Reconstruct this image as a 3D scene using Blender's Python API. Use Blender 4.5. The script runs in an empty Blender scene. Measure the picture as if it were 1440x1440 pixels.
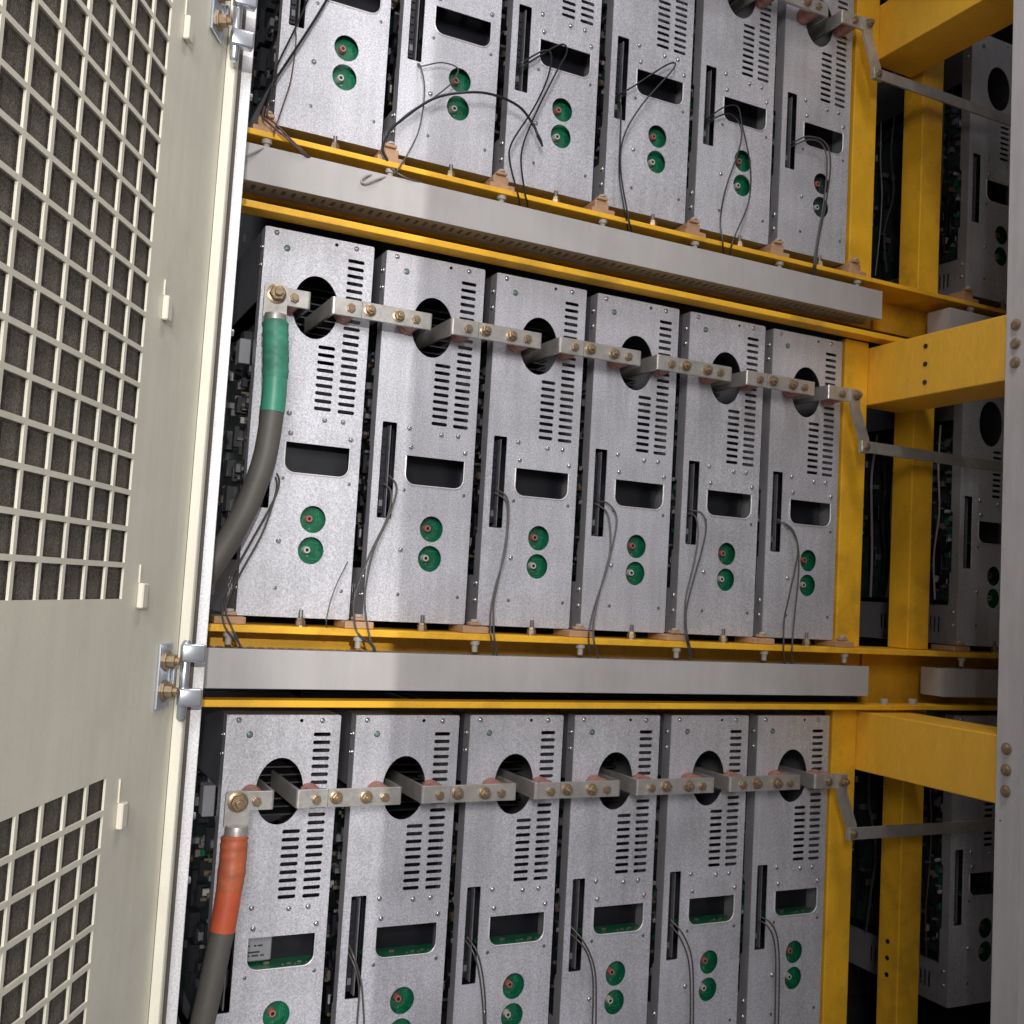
import bpy, bmesh, math, random
from mathutils import Vector, Matrix
random.seed(7)
S = bpy.context.scene
COL = S.collection

# ------------------------------------------------------------------ camera
FPX = 1480.0
CAM = Vector((-0.342, -1.6975, 0.0625))
RIGHT = Vector((0.89753232, -0.43716272, 0.05765834))
DOWN = Vector((0.08466172, 0.0425188, -0.99550216))
FWD = Vector((0.43274487, 0.89837682, 0.07517295))
cd = bpy.data.cameras.new('camera')
cam = bpy.data.objects.new('camera', cd)
COL.objects.link(cam)
cd.sensor_width = 36.0
cd.lens = FPX / 1440.0 * 36.0
cd.clip_start = 0.02
cd.clip_end = 100
mw = Matrix.Identity(4)
for r in range(3):
    mw[r][0] = RIGHT[r]; mw[r][1] = -DOWN[r]; mw[r][2] = -FWD[r]; mw[r][3] = CAM[r]
cam.matrix_world = mw
S.camera = cam

# ------------------------------------------------------------------ light
W = bpy.data.worlds.new('World')
S.world = W
W.use_nodes = True
bg = W.node_tree.nodes['Background']
bg.inputs[0].default_value = (0.95, 0.93, 1.0, 1)
bg.inputs[1].default_value = 0.20

def lamp(name, kind, loc, target, power, size, color):
    ld = bpy.data.lights.new(name, kind)
    ld.energy = power
    ld.color = color
    if kind == 'AREA':
        ld.shape = 'RECTANGLE'; ld.size = size[0]; ld.size_y = size[1]
    else:
        ld.shadow_soft_size = size
    o = bpy.data.objects.new(name, ld)
    COL.objects.link(o)
    o.location = loc
    o.rotation_euler = (Vector(target) - Vector(loc)).to_track_quat('-Z', 'Y').to_euler()
    return o
lamp('hall_lamp', 'POINT', (-0.98, -5.0, 0.75), (0, 0, 0), 440, 0.016, (1.0, 0.98, 0.94))
lamp('room_fill_light', 'AREA', (-1.48, -3.8, 1.4), (0.3, 0, 0.2), 118, (1.1, 1.1), (1.0, 0.97, 0.98))  # added soft fill in place of light bounced around the room
lamp('aisle_tube_light', 'AREA', (0.55, -1.0, 2.60), (0.5, -0.99, 0.0), 24, (1.3, 0.2), (1.0, 0.97, 0.98))

S.view_settings.view_transform = 'Standard'
S.view_settings.look = 'None'
S.view_settings.gamma = 1
S.view_settings.exposure = 0.0
S.view_settings.use_curve_mapping = False
S.render.engine = 'CYCLES'
S.cycles.max_bounces = 6
S.cycles.diffuse_bounces = 3
S.cycles.glossy_bounces = 3
S.cycles.use_adaptive_sampling = True
S.cycles.adaptive_threshold = 0.02

# ------------------------------------------------------------------ helpers
def ray(u, v):
    return RIGHT * ((u - 720) / FPX) + DOWN * ((v - 720) / FPX) + FWD
def at(u, v, Y):
    d = ray(u, v)
    return CAM + d * ((Y - CAM.y) / d.y)

def tag(o, label=None, cat=None, group=None, kind=None):
    if label: o['label'] = label
    if cat: o['category'] = cat
    if group: o['group'] = group
    if kind: o['kind'] = kind
    return o
def empty(name, loc, label, cat, group=None, rz=0.0):
    o = bpy.data.objects.new(name, None)
    COL.objects.link(o)
    o.location = loc
    o.rotation_euler = (0, 0, rz)
    o.empty_display_size = 0.02
    return tag(o, label, cat, group)
def place(name, mesh, parent=None, loc=(0, 0, 0), rot=(0, 0, 0), scale=None):
    o = bpy.data.objects.new(name, mesh)
    COL.objects.link(o)
    o.location = loc
    o.rotation_euler = rot
    if scale: o.scale = scale
    if parent: o.parent = parent
    return o

class MB:
    def __init__(self):
        self.bm = bmesh.new()
    def _bev(self, vs, b, seg=2):
        if b <= 0: return
        es = list({e for v in vs for e in v.link_edges})
        bmesh.ops.bevel(self.bm, geom=es, offset=b, segments=seg, affect='EDGES', profile=0.5)
    def box(self, x0, x1, y0, y1, z0, z1, bev=0.0, seg=1):
        m = Matrix.Translation(((x0+x1)/2, (y0+y1)/2, (z0+z1)/2)) @ Matrix.Diagonal((abs(x1-x0), abs(y1-y0), abs(z1-z0), 1))
        r = bmesh.ops.create_cube(self.bm, size=1.0, matrix=m)
        self._bev(r['verts'], bev, seg)
        return self
    def obox(self, mat, sx, sy, sz, bev=0.0, seg=1):
        r = bmesh.ops.create_cube(self.bm, size=1.0, matrix=mat @ Matrix.Diagonal((sx, sy, sz, 1)))
        self._bev(r['verts'], bev, seg)
        return self
    def cyl(self, p, axis, r1, r2, h, n=16, bev=0.0):
        q = Vector(axis).normalized().to_track_quat('Z', 'Y').to_matrix().to_4x4()
        m = Matrix.Translation(Vector(p) + Vector(axis).normalized() * h / 2) @ q
        r = bmesh.ops.create_cone(self.bm, cap_ends=True, segments=n, radius1=r1, radius2=r2, depth=h, matrix=m)
        if bev > 0:
            es = [e for e in {e for v in r['verts'] for e in v.link_edges} if any(len(f.verts) > 4 for f in e.link_faces)]
            bmesh.ops.bevel(self.bm, geom=es, offset=bev, segments=2, affect='EDGES', profile=0.5)
        return self
    def lathe(self, p, axis, prof, n=16):
        """prof: list of (radius, height) from base to tip"""
        q = Vector(axis).normalized().to_track_quat('Z', 'Y').to_matrix()
        rings = []
        for r, h in prof:
            ring = []
            for k in range(n):
                a = 2*math.pi*k/n
                ring.append(self.bm.verts.new(Vector(p) + q @ Vector((r*math.cos(a), r*math.sin(a), h))))
            rings.append(ring)
        for a, b in zip(rings, rings[1:]):
            for k in range(n):
                self.bm.faces.new((a[k], a[(k+1) % n], b[(k+1) % n], b[k]))
        self.bm.faces.new(list(reversed(rings[0])))
        self.bm.faces.new(rings[-1])
        return self
    def tube(self, pts, rad, n=8, caps=True):
        pts = [Vector(p) for p in pts]
        rings = []
        up = Vector((0.13, -1, 0.21)).normalized()
        for i, p in enumerate(pts):
            t = (pts[min(i+1, len(pts)-1)] - pts[max(i-1, 0)]).normalized()
            up = (up - t * up.dot(t)).normalized()
            sd = t.cross(up)
            rr = rad[i] if isinstance(rad, (list, tuple)) else rad
            rings.append([self.bm.verts.new(p + (up*math.cos(2*math.pi*k/n) + sd*math.sin(2*math.pi*k/n))*rr) for k in range(n)])
        for a, b in zip(rings, rings[1:]):
            for k in range(n):
                self.bm.faces.new((a[k], a[(k+1) % n], b[(k+1) % n], b[k]))
        if caps:
            self.bm.faces.new(list(reversed(rings[0]))); self.bm.faces.new(rings[-1])
        return self
    def sheet(self, loops, thick, fn=None):
        """flat plate in x,z with holes, first loop the outline; thickness goes to +y"""
        es = []
        for lp in loops:
            vs = [self.bm.verts.new((x, 0, z)) for x, z in lp]
            for k in range(len(vs)):
                es.append(self.bm.edges.new((vs[k], vs[(k+1) % len(vs)])))
        r = bmesh.ops.triangle_fill(self.bm, use_beauty=True, use_dissolve=False, edges=es)
        fs = [g for g in r['geom'] if isinstance(g, bmesh.types.BMFace)]
        r = bmesh.ops.extrude_face_region(self.bm, geom=fs)
        nv = [g for g in r['geom'] if isinstance(g, bmesh.types.BMVert)]
        bmesh.ops.translate(self.bm, verts=nv, vec=(0, thick, 0))
        return self
    def strip(self, path, w0, w1, y0, y1):
        """flat bar following a path of (x,z), width in plane, between y0 and y1"""
        P = [Vector((x, z)) for x, z in path]
        L, R = [], []
        for i, p in enumerate(P):
            t = (P[min(i+1, len(P)-1)] - P[max(i-1, 0)]).normalized()
            nrm = Vector((-t.y, t.x))
            L.append(p + nrm*w0); R.append(p - nrm*w1)
        lp = [(q.x, q.y) for q in L] + [(q.x, q.y) for q in reversed(R)]
        f0 = [self.bm.verts.new((x, y0, z)) for x, z in lp]
        f1 = [self.bm.verts.new((x, y1, z)) for x, z in lp]
        self.bm.faces.new(f0); self.bm.faces.new(list(reversed(f1)))
        for k in range(len(lp)):
            j = (k+1) % len(lp)
            self.bm.faces.new((f0[k], f1[k], f1[j], f0[j]))
        return self
    def mesh(self, name, mat, smooth=False):
        bmesh.ops.recalc_face_normals(self.bm, faces=self.bm.faces)
        me = bpy.data.meshes.new(name)
        self.bm.to_mesh(me)
        self.bm.free()
        me.materials.append(mat)
        if smooth:
            for p in me.polygons: p.use_smooth = True
            try: me.set_sharp_from_angle(angle=math.radians(40))
            except Exception: pass
        return me
    def build(self, name, mat, parent=None, loc=(0, 0, 0), smooth=False, rot=(0, 0, 0)):
        return place(name, self.mesh(name, mat, smooth), parent, loc, rot)

def smoothpath(pts, n=6):
    P = [Vector(p) for p in pts]
    P = [P[0]*2 - P[1]] + P + [P[-1]*2 - P[-2]]
    out = []
    for i in range(1, len(P)-2):
        for k in range(n):
            t = k / n
            a, b, c, d = P[i-1], P[i], P[i+1], P[i+2]
            out.append(0.5*((2*b) + (c-a)*t + (2*a-5*b+4*c-d)*t*t + (3*b-a-3*c+d)*t**3))
    out.append(P[-2])
    return out
def ellipse(cx, cz, rx, rz, n=32):
    return [(cx+rx*math.cos(2*math.pi*k/n), cz+rz*math.sin(2*math.pi*k/n)) for k in range(n)]
def rrect(x0, x1, z0, z1, rad, seg=3):
    """rounded rectangle; rad is one radius or (bl, br, tr, tl)"""
    if not isinstance(rad, tuple): rad = (rad,)*4
    out = []
    for (cx, cz, sx, sz, a0), r in zip(((x0, z0, 1, 1, 180), (x1, z0, -1, 1, 270), (x1, z1, -1, -1, 0), (x0, z1, 1, -1, 90)), rad):
        if r <= 0: out.append((cx, cz)); continue
        for k in range(seg+1):
            a = math.radians(a0 + 90*k/seg)
            out.append((cx+sx*r + r*math.cos(a), cz+sz*r + r*math.sin(a)))
    return out

# ------------------------------------------------------------------ materials
def mat(name, col, rough=0.5, metal=0.0, spec=0.5, var=0.0, vscale=20.0, speck=0.0, sscale=300.0, bump=0.0, bscale=200.0,
        rvar=0.0, stretch=(1, 1, 1), dirt=0.0, dirtcol=(0.12, 0.1, 0.07), coat=0.0, streak=0.0):
    m = bpy.data.materials.new(name)
    m.use_nodes = True
    nt = m.node_tree
    N, L = nt.nodes, nt.links
    p = N['Principled BSDF']
    p.inputs['Roughness'].default_value = rough
    p.inputs['Metallic'].default_value = metal
    p.inputs['Specular IOR Level'].default_value = spec
    p.inputs['Coat Weight'].default_value = coat
    p.inputs['Base Color'].default_value = (*col, 1)
    tc = N.new('ShaderNodeTexCoord')
    geo = N.new('ShaderNodeNewGeometry')
    mp = N.new('ShaderNodeMapping')
    mp.inputs['Scale'].default_value = stretch
    L.new(geo.outputs['Position'], mp.inputs['Vector'])
    cur = None
    def noise(scale, detail=2.0, ro=0.6):
        n = N.new('ShaderNodeTexNoise')
        n.inputs['Scale'].default_value = scale
        n.inputs['Detail'].default_value = detail
        n.inputs['Roughness'].default_value = ro
        L.new(mp.outputs['Vector'], n.inputs['Vector'])
        return n.outputs['Fac']
    def mult(src_socket, amount, fac):
        mr = N.new('ShaderNodeMapRange')
        mr.inputs['From Min'].default_value = 0.3
        mr.inputs['From Max'].default_value = 0.7
        mr.inputs['To Min'].default_value = 1 - amount
        mr.inputs['To Max'].default_value = 1 + amount
        L.new(fac, mr.inputs['Value'])
        mx = N.new('ShaderNodeMix'); mx.data_type = 'RGBA'; mx.blend_type = 'MULTIPLY'
        mx.inputs[0].default_value = 1
        if src_socket is None: mx.inputs[6].default_value = (*col, 1)
        else: L.new(src_socket, mx.inputs[6])
        L.new(mr.outputs[0], mx.inputs[7])
        return mx.outputs[2]
    if var: cur = mult(cur, var, noise(vscale))
    if speck: cur = mult(cur, speck, noise(sscale, 2.0, 0.7))
    if streak:
        mp2 = N.new('ShaderNodeMapping')
        mp2.inputs['Scale'].default_value = (60, 60, 5)
        mp2.inputs['Rotation'].default_value = (0.0, 0.35, 0.0)
        L.new(geo.outputs['Position'], mp2.inputs['Vector'])
        ns = N.new('ShaderNodeTexNoise')
        ns.inputs['Scale'].default_value = 1.0; ns.inputs['Detail'].default_value = 2.0
        L.new(mp2.outputs['Vector'], ns.inputs['Vector'])
        cur = mult(cur, streak, ns.outputs['Fac'])
    if dirt:
        f = noise(9.0, 4.0, 0.7)
        mr = N.new('ShaderNodeMapRange')
        mr.inputs['From Min'].default_value = 0.52; mr.inputs['From Max'].default_value = 0.75
        mr.inputs['To Max'].default_value = dirt
        L.new(f, mr.inputs['Value'])
        mx = N.new('ShaderNodeMix'); mx.data_type = 'RGBA'
        L.new(mr.outputs[0], mx.inputs[0])
        if cur is None: mx.inputs[6].default_value = (*col, 1)
        else: L.new(cur, mx.inputs[6])
        mx.inputs[7].default_value = (*dirtcol, 1)
        cur = mx.outputs[2]
    if cur is not None: L.new(cur, p.inputs['Base Color'])
    if rvar:
        mr = N.new('ShaderNodeMapRange')
        mr.inputs['From Min'].default_value = 0.3; mr.inputs['From Max'].default_value = 0.7
        mr.inputs['To Min'].default_value = rough - rvar; mr.inputs['To Max'].default_value = rough + rvar
        L.new(noise(sscale*0.7, 2.0), mr.inputs['Value'])
        L.new(mr.outputs[0], p.inputs['Roughness'])
    if bump:
        b = N.new('ShaderNodeBump')
        b.inputs['Strength'].default_value = bump
        b.inputs['Distance'].default_value = 0.002
        L.new(noise(bscale, 2.0), b.inputs['Height'])
        L.new(b.outputs[0], p.inputs['Normal'])
    return m

M = {}
M['zinc'] = mat('galvanised_sheet', (0.59, 0.59, 0.635), 0.46, 0.34, var=0.13, vscale=6, streak=0.07, speck=0.28, sscale=360, rvar=0.12, bump=0.12, bscale=330, dirt=0.22, dirtcol=(0.36, 0.345, 0.35))
M['zinc_edge'] = mat('galvanised_side_sheet', (0.50, 0.49, 0.51), 0.45, 0.6, var=0.10, vscale=14, speck=0.10, sscale=400, rvar=0.08)
M['zinc_post'] = mat('galvanised_post', (0.72, 0.71, 0.72), 0.48, 0.4, var=0.07, vscale=10, speck=0.20, sscale=380, bump=0.08, bscale=300)
M['post_grey'] = mat('grey_painted_post', (0.62, 0.595, 0.595), 0.5, 0.1, streak=0.05, var=0.05, vscale=8, speck=0.05, sscale=500, dirt=0.08)
M['yellow'] = mat('yellow_fibreglass', (0.90, 0.485, 0.028), 0.42, 0.0, var=0.13, vscale=11, speck=0.08, sscale=260, bump=0.06, bscale=160, dirt=0.5, dirtcol=(0.30, 0.16, 0.03))
M['yellow_rib'] = mat('yellow_fibreglass_ribbed', (0.94, 0.515, 0.045), 0.45, 0.0, var=0.08, vscale=9, speck=0.05, sscale=120, stretch=(1, 2.5, 0.6), bump=0.10, bscale=140, dirt=0.4, dirtcol=(0.38, 0.21, 0.04))
M['duct'] = mat('grey_pvc_duct', (0.46, 0.44, 0.43), 0.5, 0.0, streak=0.03, var=0.09, vscale=6, speck=0.03, sscale=300, dirt=0.30, dirtcol=(0.34, 0.30, 0.28))
M['door'] = mat('cream_powder_coat', (0.67, 0.645, 0.54), 0.45, 0.0, var=0.07, streak=0.03, vscale=5, speck=0.035, sscale=350, bump=0.03, bscale=500, dirt=0.22, dirtcol=(0.42, 0.36, 0.28))
M['filter'] = mat('dark_filter_foam', (0.125, 0.112, 0.096), 0.95, 0.0, spec=0.1, var=0.18, vscale=30, speck=0.45, sscale=520, bump=0.6, bscale=600)
M['plastic_cream'] = mat('cream_plastic', (0.66, 0.62, 0.52), 0.4, var=0.03)
M['pink'] = mat('pink_moulded_insulator', (0.47, 0.285, 0.165), 0.6, var=0.15, vscale=30, speck=0.08, dirt=0.15)
M['red'] = mat('red_brown_standoff', (0.34, 0.155, 0.125), 0.55, var=0.12, vscale=60)
M['tin'] = mat('tinned_copper_bar', (0.53, 0.51, 0.48), 0.42, 0.65, var=0.14, vscale=35, speck=0.06, sscale=300, rvar=0.08, dirt=0.2, dirtcol=(0.40, 0.33, 0.24))
M['brass'] = mat('yellow_zinc_bolt', (0.37, 0.275, 0.175), 0.38, 0.75, var=0.15, vscale=150)
M['steel'] = mat('bright_screw_steel', (0.55, 0.55, 0.56), 0.28, 0.9, var=0.08, vscale=200)
M['steel_dull'] = mat('dull_rivet', (0.22, 0.21, 0.21), 0.45, 0.7)
M['hinge'] = mat('zinc_plated_hinge', (0.62, 0.66, 0.72), 0.25, 0.9, var=0.08, vscale=60)
M['nylon'] = mat('white_nylon', (0.41, 0.375, 0.335), 0.5, var=0.05)
M['pcb'] = mat('green_circuit_board', (0.006, 0.125, 0.056), 0.3, var=0.25, vscale=70, speck=0.12, sscale=420, coat=0.4)
M['pcb_dark'] = mat('dark_circuit_board', (0.022, 0.040, 0.034), 0.45, var=0.35, vscale=60)
M['black'] = mat('black_plastic', (0.012, 0.012, 0.017), 0.35, var=0.2, vscale=30)
M['dark'] = mat('dark_metal', (0.035, 0.034, 0.042), 0.5, 0.3, var=0.2, vscale=20)
M['sink'] = mat('grey_heat_sink', (0.085, 0.082, 0.088), 0.45, 0.7, var=0.1)
M['tan'] = mat('tan_component', (0.13, 0.10, 0.07), 0.5, var=0.2, vscale=60)
M['white_part'] = mat('white_connector', (0.36, 0.36, 0.34), 0.45)
M['grey_part'] = mat('grey_component', (0.13, 0.13, 0.14), 0.45, var=0.2, vscale=50)
M['socket_red'] = mat('red_fibre_socket', (0.42, 0.15, 0.12), 0.4)
M['socket_grey'] = mat('grey_fibre_socket', (0.55, 0.52, 0.48), 0.4)
M['lens'] = mat('green_indicator_lens', (0.14, 0.27, 0.21), 0.25)
M['capacitor'] = mat('grey_capacitor_case', (0.26, 0.26, 0.28), 0.45, var=0.1)
M['cable'] = mat('grey_cable_jacket', (0.105, 0.098, 0.088), 0.55, var=0.06, vscale=25, speck=0.05, bump=0.05)
M['green'] = mat('green_heat_shrink', (0.052, 0.28, 0.18), 0.42, var=0.10, vscale=30, bump=0.08, bscale=60, dirt=0.15, dirtcol=(0.20, 0.16, 0.10))
M['orange'] = mat('orange_heat_shrink', (0.56, 0.105, 0.045), 0.42, var=0.10, vscale=30, bump=0.08, bscale=60, dirt=0.15, dirtcol=(0.40, 0.17, 0.09))
M['green_old'] = mat('scuffed_green_sleeve', (0.05, 0.235, 0.155), 0.5, var=0.25, vscale=26, stretch=(1, 1, 2.2), bump=0.35, bscale=45, dirt=0.75, dirtcol=(0.22, 0.13, 0.085))
M['orange_old'] = mat('scuffed_orange_sleeve', (0.47, 0.115, 0.05), 0.5, var=0.2, vscale=26, stretch=(1, 1, 2.2), bump=0.35, bscale=45, dirt=0.6, dirtcol=(0.33, 0.17, 0.10))
M['wire'] = mat('grey_wire', (0.075, 0.07, 0.068), 0.45)
M['wire_pale'] = mat('pale_wire', (0.33, 0.30, 0.305), 0.5)
M['wire_black'] = mat('black_wire', (0.012, 0.012, 0.014), 0.4)
M['wire_brown'] = mat('brown_wire', (0.10, 0.06, 0.05), 0.45)
M['wall'] = mat('plain_wall', (0.72, 0.71, 0.69), 0.9, var=0.04, vscale=2)
M['backwall'] = mat('dark_back_panel', (0.07, 0.07, 0.08), 0.6, 0.2, var=0.25, vscale=8)
M['shade_sheet'] = mat('shaded_side_sheet', (0.15, 0.147, 0.165), 0.5, 0.3, var=0.15, vscale=12)  # side sheet darkened in colour to carry the shade between modules
M['trace'] = mat('board_traces', (0.03, 0.30, 0.16), 0.35)
M['groove_shade'] = mat('dark_groove_shade', (0.10, 0.085, 0.07), 0.7, var=0.15, vscale=20)  # dark tone standing in for shade in the door edge groove
M['pcb_grey'] = mat('dull_grey_board', (0.030, 0.046, 0.042), 0.4, var=0.2, vscale=70, coat=0.3)
M['ink'] = mat('dark_print', (0.03, 0.03, 0.035), 0.6)

# ------------------------------------------------------------------ setting
tag(MB().box(-0.6, 3.2, 0.60, 0.62, -1.4, 2.2).build('cabinet_back_wall', M['backwall']), kind='structure')
tag(MB().box(-0.60, -0.56, -0.34, 0.60, -1.4, 2.2).build('cabinet_side_wall', M['backwall']), kind='structure')
tag(MB().box(2.30, 2.34, -0.40, 0.60, -1.4, 2.2).build('cabinet_shade_end_wall', M['backwall']), kind='structure')  # unseen; added to keep ambient light out of the next bay
tag(MB().box(-0.56, 2.30, -0.39, 0.60, 1.66, 1.70).build('cabinet_shade_roof', M['backwall']), kind='structure')  # unseen; added to stop ambient light entering from above
tag(MB().box(-0.56, 2.30, -0.39, 0.60, -1.05, -1.01).build('cabinet_shade_floor', M['backwall']), kind='structure')  # unseen; added to close off ambient light from below
tag(MB().box(-0.205, 3.4, -2.02, -1.90, -1.4, 2.6).build('shadow_edge_wall', M['wall']), kind='structure')  # unseen wall added to block the lamps and cast the shadow edge

# ------------------------------------------------------------------ module geometry
PITCH, MW, MH = 0.21, 0.1856, 0.6338
ROWZ = {0: 0.8046, 1: 0.0, 2: -0.7904}
MD = 0.36

SLOT_R = [0.6023 - k*0.01288 for k in range(21)]
SLOT_L = [0.4482 - k*0.01285 for k in range(9)]
def panel_mesh():
    loops = [rrect(0, MW, 0, MH, 0.003, 2)]
    loops.append(ellipse(0.0915, 0.5127, 0.0385, 0.0530, 40))
    for z in SLOT_R: loops.append(rrect(0.1412, 0.1700, z-0.0031, z+0.0031, 0.0028, 3))
    for z in SLOT_L: loops.append(rrect(0.1010, 0.1300, z-0.0031, z+0.0031, 0.0028, 3))
    loops.append(rrect(0.0590, 0.1672, 0.2350, 0.2850, (0.018, 0.018, 0.0015, 0.0015), 5))
    loops.append(rrect(0.0125, 0.0386, 0.1740, 0.3385, 0.002, 2))
    loops.append(ellipse(0.1131, 0.1615, 0.0215, 0.0225, 32))
    loops.append(ellipse(0.1131, 0.1103, 0.0215, 0.0225, 32))
    loops.append(ellipse(0.1198, 0.6247, 0.0030, 0.0030, 12))
    return MB().sheet(loops, 0.002).mesh('front_panel', M['zinc'])
ME = {}
ME['panel'] = panel_mesh()
# rolled rim round the handle window
rim = [(0.0585, 0, 0.284), (0.0585, 0, 0.256)]
rim += [(0.0585+0.018-0.018*math.cos(a), 0, 0.2345+0.018-0.018*math.sin(a)) for a in [math.radians(k*15) for k in range(7)]]
rim += [(0.1677-0.018+0.018*math.sin(a), 0, 0.2345+0.018-0.018*math.cos(a)) for a in [math.radians(k*15) for k in range(7)]]
rim += [(0.1677, 0, 0.284)]
ME['rim'] = MB().tube(rim, 0.0014, 6).mesh('window_rim', M['zinc_post'], True)
# side sheets
ME['side_strip'] = MB().sheet([[(0.0022, 0), (0.0265, 0), (0.0265, 0.16), (0.0215, 0.165), (0.0215, 0.30), (0.0265, 0.305), (0.0265, 0.45), (0.0265, MH), (0.0022, MH)]], 0.0015).mesh('side_flange', M['zinc_edge'])
bl = [rrect(0.0268, MD, 0.0, 0.088, 0.001, 1)]
for yy in (0.050, 0.062, 0.074, 0.20, 0.212, 0.224): bl.append(rrect(yy, yy+0.0055, 0.026, 0.062, 0.0025, 2))
ME['side_bottom'] = MB().sheet(bl, 0.0015).mesh('lower_side_sheet', M['zinc_edge'])
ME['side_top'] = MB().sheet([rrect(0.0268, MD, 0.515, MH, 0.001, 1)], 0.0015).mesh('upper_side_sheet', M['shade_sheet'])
ME['right_side'] = MB().box(MW-0.0015, MW, 0.0025, MD, 0.001, MH-0.001).mesh('right_side_sheet', M['zinc_edge'])
ME['top'] = MB().box(0.002, MW-0.002, 0.0025, MD, MH-0.0025, MH-0.001).mesh('top_sheet', M['zinc_edge'])
ME['bottom'] = MB().box(0.002, MW-0.002, 0.0025, MD, 0.001, 0.0025).mesh('bottom_sheet', M['zinc_edge'])
ME['back'] = MB().box(0.0, MW, MD, MD+0.002, 0.0, MH).mesh('back_sheet', M['dark'])
ME['inner'] = MB().box(0.046, MW-0.006, 0.045, 0.055, 0.195, 0.42).mesh('black_cover', M['black'])
# heat sink: horizontal fins behind the round opening
hs = MB()
for k in range(11):
    hs.box(0.045, 0.178, 0.135, 0.20, 0.445+k*0.0135, 0.4475+k*0.0135)
hs.box(0.045, 0.178, 0.20, 0.206, 0.43, 0.60)
ME['sink'] = hs.mesh('heat_sink', M['sink'])
# boards
ME['pcb_front'] = MB().box(0.070, 0.160, 0.016, 0.0176, 0.078, 0.194).mesh('circuit_board', M['pcb'])
ME['pcb_front_grey'] = MB().box(0.070, 0.160, 0.016, 0.0176, 0.078, 0.194).mesh('circuit_board', M['pcb_grey'])
tr = MB()
rt = random.Random(21)
for k in range(26):
    x = 0.088 + 0.05*rt.random(); z = 0.085 + 0.10*rt.random(); L_ = 0.006 + 0.016*rt.random()
    if rt.random() < 0.5: tr.box(x, x+L_, 0.01585, 0.01595, z, z+0.0005)
    else: tr.box(x, x+0.0005, 0.01585, 0.01595, z, z+L_)
for k in range(34):
    x = 0.088 + 0.05*rt.random(); z = 0.085 + 0.10*rt.random()
    tr.cyl((x, 0.0159, z), (0, -1, 0), 0.0009, 0.0007, 0.0006, 6)
ME['traces'] = tr.mesh('board_traces', M['trace'])
ME['pcb_flat'] = MB().box(0.045, 0.176, 0.004, 0.044, 0.2335, 0.2350).mesh('level_circuit_board', M['pcb'])
ME['pcb_side'] = MB().box(0.0225, 0.0240, 0.036, 0.34, 0.10, 0.505).mesh('side_circuit_board', M['pcb_dark'])
fp = MB()
for x, y, w, h in ((0.118, 0.010, 0.004, 0.0016), (0.127, 0.013, 0.007, 0.002), (0.139, 0.009, 0.003, 0.0016), (0.146, 0.016, 0.006, 0.0022), (0.158, 0.011, 0.003, 0.0016), (0.092, 0.022, 0.009, 0.003)):
    fp.box(x, x+w, y, y+0.003, 0.2352, 0.2352+h)
ME['flat_parts'] = fp.mesh('small_components', M['tan'])
def cluster(seed, n, mtl, x0, sizes, name, y0=0.03, y1=0.33):
    rnd = random.Random(seed)
    b = MB()
    for k in range(n):
        y = y0 + (y1-y0)*rnd.random()**1.6; z = 0.115 + 0.37*rnd.random()
        sx = sizes[0]*(0.5+rnd.random()); sy = sizes[1]*(0.4+rnd.random()); sz = sizes[2]*(0.4+rnd.random())
        if rnd.random() < 0.35: b.cyl((x0, y, z), (-1, 0, 0), sy*0.5, sy*0.5, sx, 10)
        else: b.box(x0-sx, x0, y, y+sy, z, z+sz, 0.0006)
    return b.mesh(name, mtl)
ME['c_black'] = cluster(3, 34, M['black'], 0.0225, (0.013, 0.022, 0.034), 'black_components')
ME['c_grey'] = cluster(5, 40, M['grey_part'], 0.0225, (0.012, 0.012, 0.012), 'grey_components')
ME['c_tan'] = cluster(8, 26, M['tan'], 0.0225, (0.011, 0.010, 0.010), 'tan_components')
ME['c_white'] = cluster(11, 12, M['white_part'], 0.0225, (0.012, 0.007, 0.012), 'white_components')
ME['c_green'] = cluster(14, 9, M['pcb'], 0.0225, (0.006, 0.016, 0.022), 'green_components')
# terminal strip behind the tall slot
ts = MB()
ts.box(0.014, 0.026, 0.010, 0.034, 0.182, 0.330, 0.001)
for k in range(10):
    ts.box(0.0155, 0.0240, 0.0078, 0.010, 0.188+k*0.0135, 0.197+k*0.0135, 0.0006)
ME['terminal'] = ts.mesh('terminal_strip', M['black'])
ME['terminal_rail'] = MB().box(0.0285, 0.0305, 0.006, 0.030, 0.176, 0.334).mesh('terminal_rail', M['grey_part'])
ME['tie'] = MB().box(0.0170, 0.0235, 0.0065, 0.0078, 0.194, 0.205, 0.0005).mesh('terminal_tag', M['grey_part'])
# fasteners
ME['screw'] = MB().lathe((0, 0, 0), (0, -1, 0), [(0.0046, 0), (0.0046, 0.0006), (0.0042, 0.0018), (0.0030, 0.0030), (0.0020, 0.0034), (0.0017, 0.0022)], 14).mesh('screw', M['steel'], True)
ME['rivet'] = MB().lathe((0, 0, 0), (0, -1, 0), [(0.0032, 0), (0.0030, 0.0006), (0.0018, 0.0011), (0.0010, 0.0011)], 12).mesh('rivet', M['steel_dull'], True)
ME['led_ring'] = MB().lathe((0, 0, 0), (0, -1, 0), [(0.0055, 0), (0.0053, 0.0012), (0.0044, 0.0016), (0.0038, 0.0010)], 16).mesh('indicator_ring', M['steel_dull'], True)
ME['led'] = MB().lathe((0, 0, 0), (0, -1, 0), [(0.0038, 0.0005), (0.0034, 0.0018), (0.0018, 0.0024)], 12).mesh('indicator_lens', M['lens'], True)
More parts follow.
